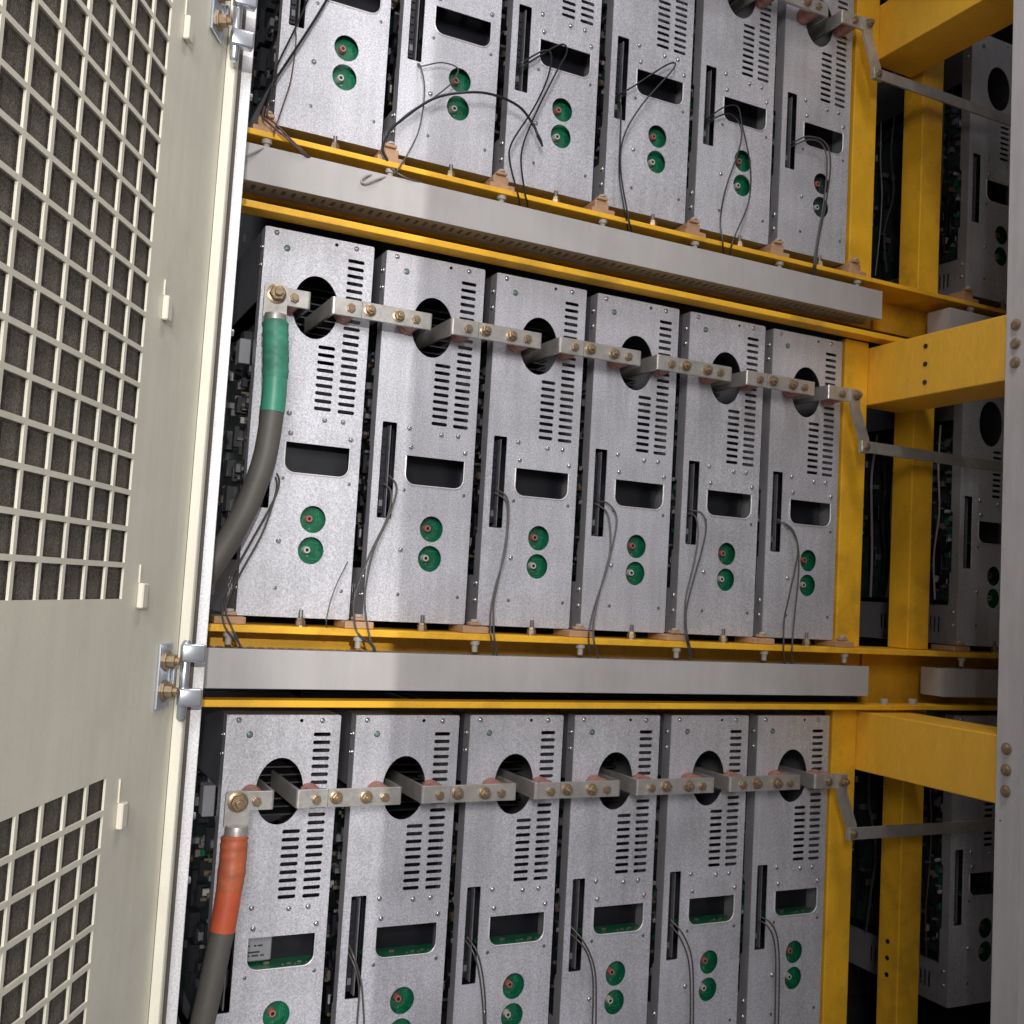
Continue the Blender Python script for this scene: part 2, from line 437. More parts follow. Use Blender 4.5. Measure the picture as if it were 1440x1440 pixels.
def socket(m):
    return MB().lathe((0, 0, 0), (0, -1, 0), [(0.0068, 0), (0.0066, 0.004), (0.0056, 0.009), (0.0052, 0.0105), (0.0030, 0.0105), (0.0026, 0.004)], 16).mesh('fibre_socket', m, True)
ME['sock_red'] = socket(M['socket_red'])
ME['sock_grey'] = socket(M['socket_grey'])
ME['sock_hole'] = MB().cyl((0, 0, 0), (0, -1, 0), 0.0029, 0.0029, 0.0095, 12).mesh('socket_bore', M['black'])
ME['glint'] = MB().cyl((0, 0, 0), (0, -1, 0), 0.0022, 0.0014, 0.003, 8).mesh('solder_joint', M['steel'])
# mounting bolt standing on the rail in front of the module
b = MB()
b.cyl((0, 0, 0), (0, 0, 1), 0.0115, 0.0115, 0.0022, 16)
b.cyl((0, 0, 0.0022), (0, 0, 1), 0.0082, 0.0082, 0.0075, 6, 0.0006)
b.cyl((0, 0, 0.0097), (0, 0, 1), 0.0068, 0.0066, 0.0050, 6, 0.0005)
ME['mnut'] = b.mesh('mounting_nut', M['brass'])
ME['mstud'] = MB().cyl((0, 0, 0.0147), (0, 0, 1), 0.0036, 0.0036, 0.0125, 12, 0.0005).mesh('mounting_stud', M['steel_dull'])

SCREWS = [(0.0187, 0.6256), (0.1541, 0.6247), (0.1205, 0.3271), (0.1519, 0.3279), (0.0608, 0.3321), (0.0656, 0.2997), (0.1674, 0.2997), (0.0589, 0.1224)]
RIVETS = [(0.0582, 0.2248), (0.1696, 0.2252), (0.0591, 0.0462), (0.1690, 0.0468)]
def power_module(X, row, label, group, rail_top, full=True):
    Z = ROWZ[row]
    t = empty('power_module', (X, 0, Z), label, 'power module', group)
    rnd = random.Random(int(X*1000) + row*77)
    t.location.x += rnd.uniform(-0.0008, 0.0008); t.location.y += rnd.uniform(-0.0015, 0.0010)
    t.rotation_euler = (rnd.uniform(-0.0015, 0.0015), rnd.uniform(-0.0012, 0.0012), rnd.uniform(-0.006, 0.006))
    pn = place('front_panel', ME['panel'], t)
    for x, z in SCREWS:
        place('screw', ME['screw'], pn, (x, 0, z), (0, rnd.uniform(0, 6.28), 0))
    for x, z in RIVETS:
        place('rivet', ME['rivet'], pn, (x, 0, z))
    place('window_rim', ME['rim'], pn, (0, -0.0005, 0))
    r = place('indicator_ring', ME['led_ring'], t, (0.0372, 0, 0.6028))
    place('indicator_lens', ME['led'], r)
    # side sheets are made in x,z and turned so they lie in the y,z plane
    rz = (0, 0, math.pi/2)
    s1 = place('side_flange', ME['side_strip'], t, (0.0015, 0, 0), rz)
    for z in (0.602, 0.572, 0.074, 0.044):
        place('screw', ME['screw'], s1, (0.0135, 0.0015, z), (0, 0, math.pi))
    place('lower_side_sheet', ME['side_bottom'], t, (0.0015, 0, 0), rz)
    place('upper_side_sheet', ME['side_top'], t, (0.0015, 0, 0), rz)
    for nm, k in (('right_side_sheet', 'right_side'), ('top_sheet', 'top'), ('bottom_sheet', 'bottom'), ('back_sheet', 'back'), ('black_cover', 'inner'),
                  ('heat_sink', 'sink'), ('terminal_strip', 'terminal'), ('terminal_rail', 'terminal_rail'), ('terminal_tag', 'tie')):
        place(nm, ME[k], t)
    fl = place('level_circuit_board', ME['pcb_flat'], t)
    tag(place('small_components', ME['flat_parts'], fl), kind='stuff')
    cb = place('circuit_board', ME['pcb_front_grey'] if (row == 0 and abs(X-5*PITCH) < 0.01) else ME['pcb_front'], t)
    tag(place('board_traces', ME['traces'], cb), kind='stuff')
    for z, k in ((0.1625, 'sock_red'), (0.1110, 'sock_grey')):
        s = place('fibre_socket', ME[k], t, (0.1085, 0.016, z))
        place('socket_bore', ME['sock_hole'], s, (0, -0.0012, 0))
    for z in (0.146, 0.101):
        place('solder_joint', ME['glint'], cb, (0.1115, 0.016, z))
    sb = place('side_circuit_board', ME['pcb_side'], t)
    for nm, k in (('black_components', 'c_black'), ('grey_components', 'c_grey'), ('tan_components', 'c_tan'), ('white_components', 'c_white'), ('green_components', 'c_green')):
        tag(place(nm, ME[k], sb), kind='stuff')
    if rail_top is not None:
        nt = place('mounting_nut', ME['mnut'], t, (0.100, -0.0175, rail_top - Z))
        place('mounting_stud', ME['mstud'], nt)
    return t

ORD = ['first', 'second', 'third', 'fourth', 'fifth', 'sixth']
ROWN = {0: 'top', 1: 'middle', 2: 'bottom'}
LIP_Y = -0.035
TOPLIP = {0: (0.7650, 0.7745), 1: (-0.0250, -0.0135)}       # lip of the channel's upper flange under each row
LOWLIP = {0: (0.6465, 0.6580), 1: (-0.1405, -0.1295)}       # lip of the channel's lower flange
DUCTZ = {0: (0.6870, 0.7480), 1: (-0.1115, -0.0500)}
mods = {}
for row in (0, 1, 2):
    for i in range(6):
        extra = ''
        mods[row, i] = power_module(i*PITCH, row, 'galvanised power module, %s from the left in the %s row of the open bay' % (ORD[i], ROWN[row]),
                     'power modules in three rows', TOPLIP[row][1] if row in TOPLIP else None)
BAY2 = 1.6010
for row in (0, 1, 2):
    power_module(BAY2, row, 'dim power module behind the grey post, %s row of the next bay' % ROWN[row], 'power modules of the next bay',
                 TOPLIP[row][1] if row in TOPLIP else None)
# grey bar end standing out on the left flank of the first modules
for row, uv in ((1, ((337, 475), (357, 513))), (2, ((287, 1105), (312, 1148)))):
    Z = ROWZ[row]
    a, b_ = at(*uv[0], 0.045), at(*uv[1], 0.045)
    MB().box(a.x, 0.0, 0.045, 0.075, b_.z-Z, a.z-Z, 0.001).build('side_bar', M['capacitor'], mods[row, 0])
# printed capacitor seen through the first window of the bottom row
t = mods[2, 0]
cp = MB().box(0.060, 0.105, 0.028, 0.040, 0.2385, 0.278, 0.002).build('capacitor', M['capacitor'], t)
pm = MB()
for x, z, w in ((0.064, 0.262, 0.006), (0.076, 0.262, 0.004), (0.082, 0.262, 0.008), (0.066, 0.252, 0.020), (0.066, 0.2465, 0.004), (0.073, 0.2465, 0.011), (0.087, 0.2465, 0.006)):
    pm.box(x, x+w, 0.0276, 0.0279, z, z+0.0028)
pm.build('printed_marks', M['ink'], cp)

# ------------------------------------------------------------------ yellow frame
RX0, RX1 = -0.30, 2.0
for row in (0, 1):
    (a0, a1), (b0, b1) = TOPLIP[row], LOWLIP[row]
    nm = 'upper' if row == 0 else 'lower'
    t = empty('channel_rail', (RX0, 0, b0), 'long yellow channel rail under the %s row of modules' % ROWN[row], 'rail', 'yellow channel rails')
    inv = Vector((-RX0, 0, -b0))
    MB().box(RX0, RX1, LIP_Y, 0.080, a0, a1, 0.0012, 2).build('upper_flange', M['yellow'], t, inv)
    MB().box(RX0, RX1, LIP_Y, 0.002, b0, b1, 0.0012, 2).build('lower_flange', M['yellow'], t, inv)
    MB().box(RX0, 1.3755, 0.064, 0.074, b0 + (0.052 if row == 0 else 0.020), a0-0.0005).build('web', M['yellow'], t, inv)
    MB().box(1.3830, RX1, 0.064, 0.074, b0 + (0.052 if row == 0 else -0.004), a0-0.0005).build('web', M['yellow'], t, inv)

def bay_post(name, x0, x1, y0, y1, label):
    t = empty(name, (x0, y0, -1.4), label, 'post', 'yellow uprights')
    segs = [(-1.4, LOWLIP[1][0]-0.001), (TOPLIP[1][1]+0.001, LOWLIP[0][0]-0.001), (TOPLIP[0][1]+0.001, 2.0)]
    for a, b in segs:
        place('post_section', MB().box(0, x1-x0, 0, y1-y0, a+1.4, b+1.4, 0.0022, 2).mesh('post_section', M['yellow']), t)
    return t
bay_post('yellow_post', 1.2490, 1.3150, 0.004, 0.030, 'yellow upright beside the last module of each row')
p2 = bay_post('yellow_post', 1.4540, 1.5170, 0.004, 0.062, 'yellow corner upright at the start of the next bay')
hole = MB().cyl((0, 0, 0), (-1, 0, 0), 0.0052, 0.0052, 0.0012, 14).mesh('bolt_hole', M['black'])
for z in (-0.455, -0.490, -0.525):
    place('bolt_hole', hole, p2, (-0.0002, 0.030, z+1.4-0.19))

BEAM = {0: (1.2860, 1.4120), 1: (0.5080, 0.6345), 2: (-0.2700, -0.1465)}
for row, (a, b) in BEAM.items():
    t = empty('cross_beam', (1.3155, -0.345, a), 'yellow fibreglass beam running forward from the upright to the grey post, %s one' % ROWN[row], 'beam', 'yellow cross beams')
    MB().box(0.0, 0.122, 0.0, 0.372, 0.0, b-a, 0.0022, 2).build('beam_body', M['yellow_rib'], t)
    if row == 1:
        for dz in (0.1010, 0.0640, 0.0265):
            h = place('bolt_hole', hole, t, (-0.0002, 0.192, dz))

# ------------------------------------------------------------------ ducts
def cable_duct(X0, X1, row, label, fing_top, fing_bot, slant=False):
    z0, z1 = DUCTZ[row]
    t = empty('cable_duct', (X0, -0.040, z0), label, 'cable duct', 'grey slotted cable ducts')
    L, H, D = X1-X0, z1-z0, 0.062
    MB().box(0, L, 0, 0.0022, 0, H, 0.0008, 2).build('cover', M['duct'], t)
    MB().box(0.001, L-0.001, D-0.002, D, 0.002, H-0.002).build('back', M['duct'], t)
    MB().box(0.001, L-0.001, 0.0026, 0.016, 0.0006, 0.0026).build('lower_edge', M['duct'], t)
    MB().box(0.001, L-0.001, 0.042, D-0.0022, 0.0006, 0.0026).build('lower_edge', M['duct'], t)
    MB().box(0.001, L-0.001, 0.0026, 0.008, H-0.0026, H-0.0006).build('upper_edge', M['duct'], t)
    if slant:
        MB().box(-0.001, 0.001, 0.003, D-0.003, 0.001, H-0.001).build('end_wall', M['duct'], t)
    n = int(L/0.0165)
    fm = MB().box(0, 0.0102, 0.0162, 0.0418, 0, 0.0018).mesh('finger', M['duct'])
    ft = MB().box(0, 0.0102, 0.0082, D-0.0022, 0, 0.0018).mesh('finger', M['duct'])
    for k in range(n):
        x = 0.004 + k*0.0165
        if fing_bot: place('finger', fm, t, (x, 0, 0.0007))
        if fing_top: place('finger', ft, t, (x, 0, H-0.0025))
    if not fing_bot or not fing_top:
        j = MB()
        for k in range(n):
            x = 0.004 + k*0.0165
            zz = 0.0007 if not fing_bot else H-0.0025
            j.box(x, x+0.0102, 0.0162, 0.0418, zz, zz+0.0018)
        tag(j.build('hidden_fingers', M['duct'], t), kind='stuff')
    return t
cable_duct(-0.16, 1.3060, 0, 'long grey slotted cable duct under the top row of modules', False, True)
cable_duct(-0.16, 1.3010, 1, 'long grey slotted cable duct under the middle row of modules', True, False)
cable_duct(1.5050, 2.0, 0, 'short grey cable duct of the next bay, upper one', False, True, True)
cable_duct(1.5150, 2.0, 1, 'short grey cable duct of the next bay, lower one', True, False, True)

# ------------------------------------------------------------------ insulator blocks on the rails
ME['nut_n'] = MB().lathe((0, 0, 0), (0, 0, -1), [(0.0085, 0), (0.0085, 0.007), (0.0055, 0.0075), (0.0052, 0.019), (0.0040, 0.020)], 10).mesh('nylon_stud', M['nylon'], True)
ME['cap_n'] = MB().lathe((0, 0, 0), (0, 0, 1), [(0.0085, 0), (0.0085, 0.0035), (0.0065, 0.0055)], 10).mesh('nylon_bolt_head', M['nylon'], True)
def insulator(X, row, label, grp='pink insulator blocks'):
    z = TOPLIP[row][1]
    base_h = (ROWZ[row] - z)
    t = empty('insulator_block', (X, -0.020, z), label, 'insulator', grp)
    bm_ = MB()
    bm_.box(-0.0245, 0.0245, -0.006, 0.060, 0.0003, 0.0120, 0.0015, 2)
    if base_h > 0.02: bm_.box(-0.015, 0.015, 0.002, 0.056, 0.0127, base_h-0.0005, 0.0015, 2)
    bm_.build('base', M['pink'], t)
    h0 = base_h
    MB().box(-0.0105, 0.0105, -0.003, 0.012, h0, h0+0.006, 0.002, 2).build('spacer', M['pink'], t)
    place('nylon_bolt_head', ME['cap_n'], t, (0, 0.003, h0+0.0062), (0, 0, 0), (0.85, 0.85, 0.8))
    place('nylon_stud', ME['nut_n'], t, (0, -0.004, TOPLIP[row][0]-TOPLIP[row][1]-0.0006))
    return t
for row in (0, 1):
    for i in range(7):
        x = i*PITCH - 0.0125
        where = ('left of the first module' if i == 0 else 'right of the last module' if i == 6 else 'between the %s and %s modules' % (ORD[i-1], ORD[i]))
        insulator(x, row, 'pink insulator block with white bolt %s, %s row' % (where, ROWN[row]))
    insulator(BAY2-0.0125, row, 'pink insulator block in the next bay, %s row' % ROWN[row])
# loose white nylon bolts on the lower flange near the next bay
nb = MB().lathe((0, 0, 0), (0, 0, 1), [(0.0092, 0), (0.0092, 0.009), (0.0070, 0.011)], 12).mesh('nylon_nut', M['nylon'], True)
for u, lab in ((1243, 'white nylon nut on the lower rail below the rail joint'), (1283, 'white nylon nut on the lower rail, right of the rail joint')):
    p = at(u, 990, -0.020)
    o = place('nylon_nut', nb, None, (p.x, -0.020, LOWLIP[1][1]+0.0002)); tag(o, lab, 'nut', 'white nylon nuts')
nbs = MB().lathe((0, 0, 0), (0, -1, 0), [(0.010, 0), (0.010, 0.006), (0.006, 0.012)], 12).mesh('nylon_bolt', M['nylon'], True)
p = at(1302, 957, 0.055); o = place('nylon_bolt', nbs, None, (p.x, 0.0635, p.z)); tag(o, 'white nylon bolt head on the yellow web beside the short lower duct', 'bolt', 'white nylon bolts')
p = at(1318, 460, 0.055); o = place('nylon_bolt', nbs, None, (p.x, 0.0635, p.z)); tag(o, 'white nylon bolt head on the yellow web beside the short upper duct', 'bolt', 'white nylon bolts')

# ------------------------------------------------------------------ busbars
BY = -0.050                 # front of the bars
TH = 0.0046
BZ0, BZ1 = 0.4950, 0.5235
BZC = (BZ0+BZ1)/2
ME['hexbolt'] = MB().cyl((0, 0, 0), (0, -1, 0), 0.0076, 0.0076, 0.0060, 6, 0.0007).cyl((0, -0.0060, 0), (0, -1, 0), 0.0048, 0.0044, 0.0020, 12).mesh('hex_bolt', M['brass'])
ME['washer'] = MB().lathe((0, 0, 0), (0, -1, 0), [(0.0105, 0), (0.0105, 0.0014), (0.0078, 0.0026), (0.0070, 0.0026)], 18).mesh('washer', M['brass'], True)
ME['nutbolt'] = MB().cyl((0, 0, 0), (0, -1, 0), 0.0084, 0.0084, 0.0068, 6, 0.0008).cyl((0, -0.0068, 0), (0, -1, 0), 0.0046, 0.0042, 0.0055, 12, 0.0005).mesh('nut_and_bolt', M['brass'])
ME['standoff'] = MB().lathe((0, 0, 0), (0, -1, 0), [(0.0150, 0), (0.0170, 0.006), (0.0170, 0.014), (0.0145, 0.018), (0.0165, 0.022), (0.0165, 0.034), (0.0145, 0.0415)], 18).mesh('standoff', M['red'], True)
def angle_bar(left, xa, xb):
    """flat bar from xa to xb along x with a leg going back at the bend end (xb if left bar, xa if right bar)"""
    b = MB()
    r = 0.004
    y0, y1 = BY, BY+TH
    yb = 0.125
    if left:   # bend at xb
        path = [(xa, y0), (xb-r, y0)] + [(xb-r+r*math.sin(a), y0+r-r*math.cos(a)) for a in (0.5, 1.0)] + [(xb, y0+r), (xb, yb), (xb-TH, yb), (xb-TH, y1), (xa, y1)]
    else:
        path = [(xb, y0), (xa+r, y0)] + [(xa+r-r*math.sin(a), y0+r-r*math.cos(a)) for a in (0.5, 1.0)] + [(xa, y0+r), (xa, yb), (xa+TH, yb), (xa+TH, y1), (xb, y1)]
    lo = [b.bm.verts.new((x, y, BZ0)) for x, y in path]
    hi = [b.bm.verts.new((x, y, BZ1)) for x, y in path]
    b.bm.faces.new(lo); b.bm.faces.new(hi)
    for k in range(len(path)):
        j = (k+1) % len(path)
        b.bm.faces.new((lo[k], lo[j], hi[j], hi[k]))
    bmesh.ops.bevel(b.bm, geom=[e for e in b.bm.edges if abs(e.verts[0].co.z-e.verts[1].co.z) < 1e-6], offset=0.0005, segments=1, affect='EDGES')
    return b
ME['bar_left'] = angle_bar(True, 0.1575-PITCH, 0.0715).mesh('left_angle_bar', M['tin'])
ME['bar_left_first'] = angle_bar(True, 0.0, 0.0715).mesh('left_angle_bar', M['tin'])
ME['bar_right'] = angle_bar(False, 0.1065, 0.1568).mesh('right_angle_bar', M['tin'])
ME['bar_right_last'] = angle_bar(False, 0.1065, 0.1900).mesh('right_angle_bar', M['tin'])
ME['link'] = MB().box(0.1250, PITCH+0.0250, BY+TH+0.0003, BY+2*TH, BZ0+0.0008, BZ1-0.0008, 0.0006).mesh('link_plate', M['tin'])
def bolt_at(t, x, y, z, big, rnd):
    if big:
        w = place('washer', ME['washer'], t, (x, y-0.0002, z))
        place('nut_and_bolt', ME['nutbolt'], w, (0, -0.0026, 0), (0, rnd.uniform(0, 6.28), 0))
    else:
        place('hex_bolt', ME['hexbolt'], t, (x, y-0.0002, z), (0, rnd.uniform(0, 6.28), 0))
def bus_link(i, row):
    Z = ROWZ[row]
    rnd = random.Random(i*13+row)
    t = empty('busbar_link', (i*PITCH, 0, Z), 'tinned busbar link bridging the %s and %s modules of the %s row' % (ORD[i], ORD[i+1], ROWN[row]), 'busbar', 'busbar links between modules')
    place('right_angle_bar', ME['bar_right'], t)
    place('left_angle_bar', ME['bar_left'], t, (PITCH, 0, 0))
    place('link_plate', ME['link'], t)
    bolt_at(t, 0.1377, BY, BZC-0.001, False, rnd)
    bolt_at(t, 0.1705, BY, BZC+0.001, True, rnd)
    bolt_at(t, PITCH+0.0106, BY, BZC, True, rnd)
    bolt_at(t, PITCH+0.0415, BY, BZC-0.001, False, rnd)
    place('standoff', ME['standoff'], t, (0.1377, -0.0002, BZC), scale=(1, (-BY-2*TH)/0.0415, 1))
    place('standoff', ME['standoff'], t, (PITCH+0.0415, -0.0002, BZC), scale=(1, (-BY-TH)/0.0415, 1))
    return t
for i in range(5):
    bus_link(i, 1); bus_link(i, 2)
bus_link(3, 0); bus_link(4, 0)
# first bar of a row (carries the cable)
for row in (1, 2):
    t = empty('busbar_terminal', (0, 0, ROWZ[row]), 'tinned terminal bar at the cable end of the %s row' % ROWN[row], 'busbar', 'busbar terminals')
    place('left_angle_bar', ME['bar_left_first'], t)
    bolt_at(t, 0.0440, BY, BZC-0.001, False, random.Random(row))
    place('standoff', ME['standoff'], t, (0.0440, -0.0002, BZC), scale=(1, (-BY-TH)/0.0415, 1))
# last bar of a row, crossing over to the next bay
for row in (0, 1, 2):
    z = ROWZ[row]
    t = empty('bay_crossing_busbar', (5*PITCH, 0, z), 'bent busbar crossing from the last module of the %s row to the next bay' % ROWN[row], 'busbar', 'bay crossing busbars')
    rnd = random.Random(40+row)
    place('right_angle_bar', ME['bar_right_last'], t)
    bolt_at(t, 0.1420, BY, BZC-0.001, False, rnd)
    place('standoff', ME['standoff'], t, (0.1420, -0.0002, BZC), scale=(1, (-BY-TH)/0.0415, 1))
    MB().strip([(0.1765, BZ1-0.001), (0.1765, BZ0-0.010), (0.1810, BZ0-0.022), (0.2050, 0.4180), (0.2050, 0.3920)], 0.0125, 0.0125, BY-TH, BY-0.0002).build('drop_bar', M['tin'], t)
    bolt_at(t, 0.1775, BY-TH, BZC, True, rnd)
    MB().box(0.1930, 0.6600, BY-TH*2-0.0005, BY-TH-0.0003, 0.3925, 0.4165, 0.0006).build('crossing_bar', M['tin'], t)
    bolt_at(t, 0.2040, BY-TH*2-0.0005, 0.4045, False, rnd)

# ------------------------------------------------------------------ heavy cables
def cable(row, label, sleeve, pts_cable, pts_sleeve, rad, split):
    z = ROWZ[row]
    t = empty('power_cable', (0.0145, BY-0.012, z+BZC), label, 'cable', 'heavy cables')
    inv = Vector((-0.0145, -(BY-0.012), -(z+BZC)))
    # lug
    lg = MB()
    lug = [rrect(-0.0185, 0.0185, -0.040, 0.016, (0.004, 0.004, 0.006, 0.006), 3)]
    lg.sheet(lug, 0.0042)
    lo = lg.build('cable_lug', M['tin'], t, (0, 0.0076, 0))
    MB().lathe((0, -0.0000, 0), (0, 0, -1), [(0.0165, 0.034), (0.0175, 0.040), (0.0175, 0.056)], 20).build('lug_barrel', M['tin'], t, (0, 0.002, 0), True)
    w = place('washer', ME['washer'], t, (0, 0.0073, 0), (0, 0, 0), (1.5, 1.3, 1.5))
    place('nut_and_bolt', ME['nutbolt'], w, (0, -0.0026, 0), (0, 0.4, 0), (1.0, 1.15, 1.0))
    MB().tube(smoothpath(pts_cable, 8), rad, 24).build('cable_jacket', M['cable'], t, inv, True)
    sp = smoothpath(pts_sleeve, 10)
    k = int(len(sp)*split)
    rs = random.Random(row)
    rr = [rad*1.05 + (rs.uniform(-0.0005, 0.0007) + 0.0010 if i < k else rs.uniform(-0.0002, 0.0002)) for i in range(len(sp))]
    rr[0] = rad*0.95
    MB().tube(sp[:k+1], [r_ for r_ in rr[:k]] + [rr[k]], 28).build('heat_shrink_sleeve', M[sleeve + '_old'], t, inv, True)
    MB().tube(sp[k-1:], [rad*1.045]*len(sp[k-1:]), 28).build('fresh_sleeve_end', M[sleeve], t, inv, True)
    return t
c1s = [(0.0145, -0.062, 0.463), (0.0165, -0.066, 0.430), (0.0185, -0.070, 0.392), (0.0190, -0.072, 0.350), (0.0180, -0.073, 0.318)]
c1 = [c1s[3], c1s[4], (0.0145, -0.074, 0.272), (0.0085, -0.076, 0.234), (-0.006, -0.080, 0.184), (-0.0250, -0.084, 0.137), (-0.0480, -0.088, 0.092), (-0.0720, -0.092, 0.052), (-0.100, -0.10, 0.010), (-0.14, -0.11, -0.06)]
cable(1, 'thick grey cable with green sleeve bolted to the middle row', 'green', c1, c1s, 0.0182, 0.62)
Z2 = ROWZ[2]
c2s = [(0.0120, -0.062, -0.3295), (0.0115, -0.066, -0.362), (0.0090, -0.070, -0.400), (0.0055, -0.072, -0.436), (0.0020, -0.073, -0.466)]
c2 = [c2s[3], c2s[4], (-0.0035, -0.074, -0.505), (-0.0110, -0.076, -0.555), (-0.018, -0.078, -0.600), (-0.024, -0.08, -0.66), (-0.03, -0.08, -0.74)]
cable(2, 'thick grey cable with orange sleeve bolted to the bottom row', 'orange', c2, c2s, 0.0182, 0.55)

# ------------------------------------------------------------------ thin wires
def wires(label, paths, row, grp='signal wires hanging in front of the modules', m='wire', rad=0.0017, tuck=True):
    first = at(*paths[0][0], -0.02)
    t = empty('signal_wire', first, label, 'wire', grp)
    for p in paths:
        pts = []
        n = len(p)
        for k, (u, v) in enumerate(p):
            f = k / (n-1)
            if tuck:
                Y = 0.008 if k == 0 else -0.010 if k == 1 else (-0.012 - 0.020*f)
                if k >= n-2: Y = -0.043
                if k == n-1: Y = -0.036
            else:
                Y = 0.008 if k == 0 else -0.010
            pts.append(at(u, v, Y) - first)
        if tuck: pts.append(at(p[-1][0]+2, p[-1][1]+16, -0.024) - first)
        MB().tube(smoothpath(pts, 6), rad, 7).build('wire', M[m], t, (0, 0, 0), True)
    return t
R1 = {
 0: [[(385, 660), (393, 677), (383, 707), (350, 767), (317, 827), (312, 853), (317, 883), (338, 908)], [(384, 664), (389, 687), (370, 747), (337, 808), (320, 845), (318, 862), (327, 885), (337, 907)]],
 1: [[(548, 669), (558, 687), (547, 727), (527, 770), (517, 810), (513, 850), (520, 897), (527, 912)], [(540, 680), (550, 693), (545, 727), (520, 780), (500, 837), (498, 867), (503, 890), (523, 908)]],
 2: [[(698, 688), (713, 700), (715, 727), (710, 777), (697, 823), (690, 860), (690, 892), (692, 905)], [(696, 693), (712, 706), (713, 743), (706, 790), (695, 843), (694, 870), (695, 895), (697, 908)]],
 3: [[(840, 705), (855, 708), (867, 727), (863, 760), (853, 800), (837, 850), (829, 883), (828, 903)], [(837, 708), (853, 720), (858, 743), (857, 780), (843, 833), (835, 873), (835, 900), (840, 917)]],
 4: [[(970, 717), (987, 722), (993, 740), (988, 770), (973, 823), (965, 860), (966, 890), (970, 909)], [(967, 722), (978, 727), (982, 750), (977, 787), (965, 837), (963, 873), (964, 893), (967, 907)]],
 5: [[(1090, 733), (1103, 737), (1117, 753), (1122, 777), (1110, 837), (1103, 870), (1102, 905), (1102, 919)], [(1093, 730), (1113, 743), (1122, 767), (1123, 807), (1117, 870), (1114, 908), (1113, 922)]],
}
for i, ps in R1.items():
    wires('pair of thin grey wires looping down from the %s module of the middle row' % ORD[i], ps, 1)
wires('single thin wire beside the right edge of the first middle-row module', [[(493, 780), (484, 800), (475, 818), (466, 842), (461, 862), (459, 872), (459, 880)]], 1, rad=0.0009)
R2 = {
 1: [[(490, 1328), (498, 1347), (507, 1377), (510, 1403), (512, 1440), (512, 1475)], [(488, 1336), (499, 1360), (505, 1390), (503, 1427), (500, 1475)]],
 2: [[(657, 1318), (670, 1337), (678, 1367), (682, 1403), (683, 1440), (683, 1475)], [(655, 1323), (667, 1343), (675, 1377), (680, 1433), (681, 1475)]],
 3: [[(803, 1303), (820, 1323), (833, 1350), (838, 1380), (838, 1440), (838, 1475)], [(802, 1313), (817, 1327), (828, 1347), (834, 1380), (833, 1440), (833, 1475)]],
 4: [[(943, 1293), (960, 1313), (972, 1343), (975, 1380), (975, 1440), (974, 1475)], [(942, 1300), (956, 1318), (968, 1350), (971, 1400), (970, 1475)]],
 5: [[(1067, 1288), (1083, 1297), (1093, 1318), (1096, 1360), (1095, 1430), (1094, 1475)], [(1066, 1293), (1080, 1303), (1089, 1325), (1091, 1370), (1089, 1475)]],
}
for i, ps in R2.items():
    wires('pair of thin grey wires from the slot of the %s module, bottom row' % ORD[i], ps, 2, rad=0.0015, tuck=False)
R0 = {
 1: ('thin wires curling from the slot of the second module, top row', 'wire', 0.0013, [[(586, 86), (592, 93), (620, 88), (643, 95), (641, 108), (633, 119), (610, 137), (573, 160), (547, 187), (537, 210), (543, 230), (567, 248), (597, 260)], [(587, 88), (592, 95), (597, 127), (590, 180), (573, 217), (561, 236), (556, 246)]]),
 2: ('pair of dark wires looped over the window of the third module, top row', 'wire_black', 0.0017, [[(727, 92), (734, 88), (763, 72), (775, 77), (770, 110), (750, 153), (720, 200), (717, 227), (727, 268), (730, 280)], [(729, 96), (737, 92), (787, 63), (797, 73), (783, 100), (750, 167), (733, 217), (738, 270), (741, 283)]]),
 3: ('pair of dark wires looped over the window of the fourth module, top row', 'wire_black', 0.0017, [[(868, 136), (876, 130), (893, 120), (940, 90), (947, 97), (903, 147), (877, 193), (873, 240), (884, 308), (887, 320)], [(867, 142), (873, 150), (872, 200), (871, 247), (878, 295), (881, 308)]]),
 4: ('pair of dark wires looped over the window of the fifth module, top row', 'wire_black', 0.0016, [[(991, 172), (1000, 163), (1020, 150), (1037, 150), (1043, 173), (1055, 233), (1053, 283), (1035, 328), (1027, 352)], [(991, 176), (1001, 168), (1027, 160), (1042, 180), (1040, 207), (1020, 267), (1013, 310), (1016, 338), (1017, 350)]]),
 5: ('pair of grey wires looped over the window of the sixth module, top row', 'wire', 0.0018, [[(1111, 204), (1120, 198), (1137, 192), (1160, 200), (1168, 227), (1163, 277), (1152, 333), (1148, 366), (1147, 380)], [(1111, 208), (1121, 202), (1140, 196), (1157, 204), (1163, 230), (1159, 280), (1150, 333), (1145, 368), (1144, 380)]]),
}
for i, (lab, m, rad, ps) in R0.items():
    wires(lab, ps, 0, m=m, rad=rad)
def free_wire(label, m, rad, pts, grp='loose wires of the top row'):
    p0 = at(pts[0][0], pts[0][1], pts[0][2])
    t = empty('loose_wire', p0, label, 'wire', grp)
    MB().tube(smoothpath([at(u, v, y) - p0 for u, v, y in pts], 8), rad, 8).build('wire', M[m], t, (0, 0, 0), True)
    return t
bw = free_wire('thick black wire arching across from the second to the third module, top row', 'wire_black', 0.0024,
          [(545, 226, -0.036), (538, 208, -0.030), (545, 190, -0.026), (557, 175, -0.025), (607, 140, -0.030), (653, 130, -0.036), (693, 133, -0.034), (730, 150, -0.030), (750, 176, -0.026), (756, 190, -0.025)])
p0 = bw.location
MB().tube([at(756, 190, -0.025)-p0, at(760, 198, -0.025)-p0, at(763, 206, -0.025)-p0], [0.0034, 0.0030, 0.0018], 8).build('wire_tip', M['wire_black'], bw, (0, 0, 0), True)
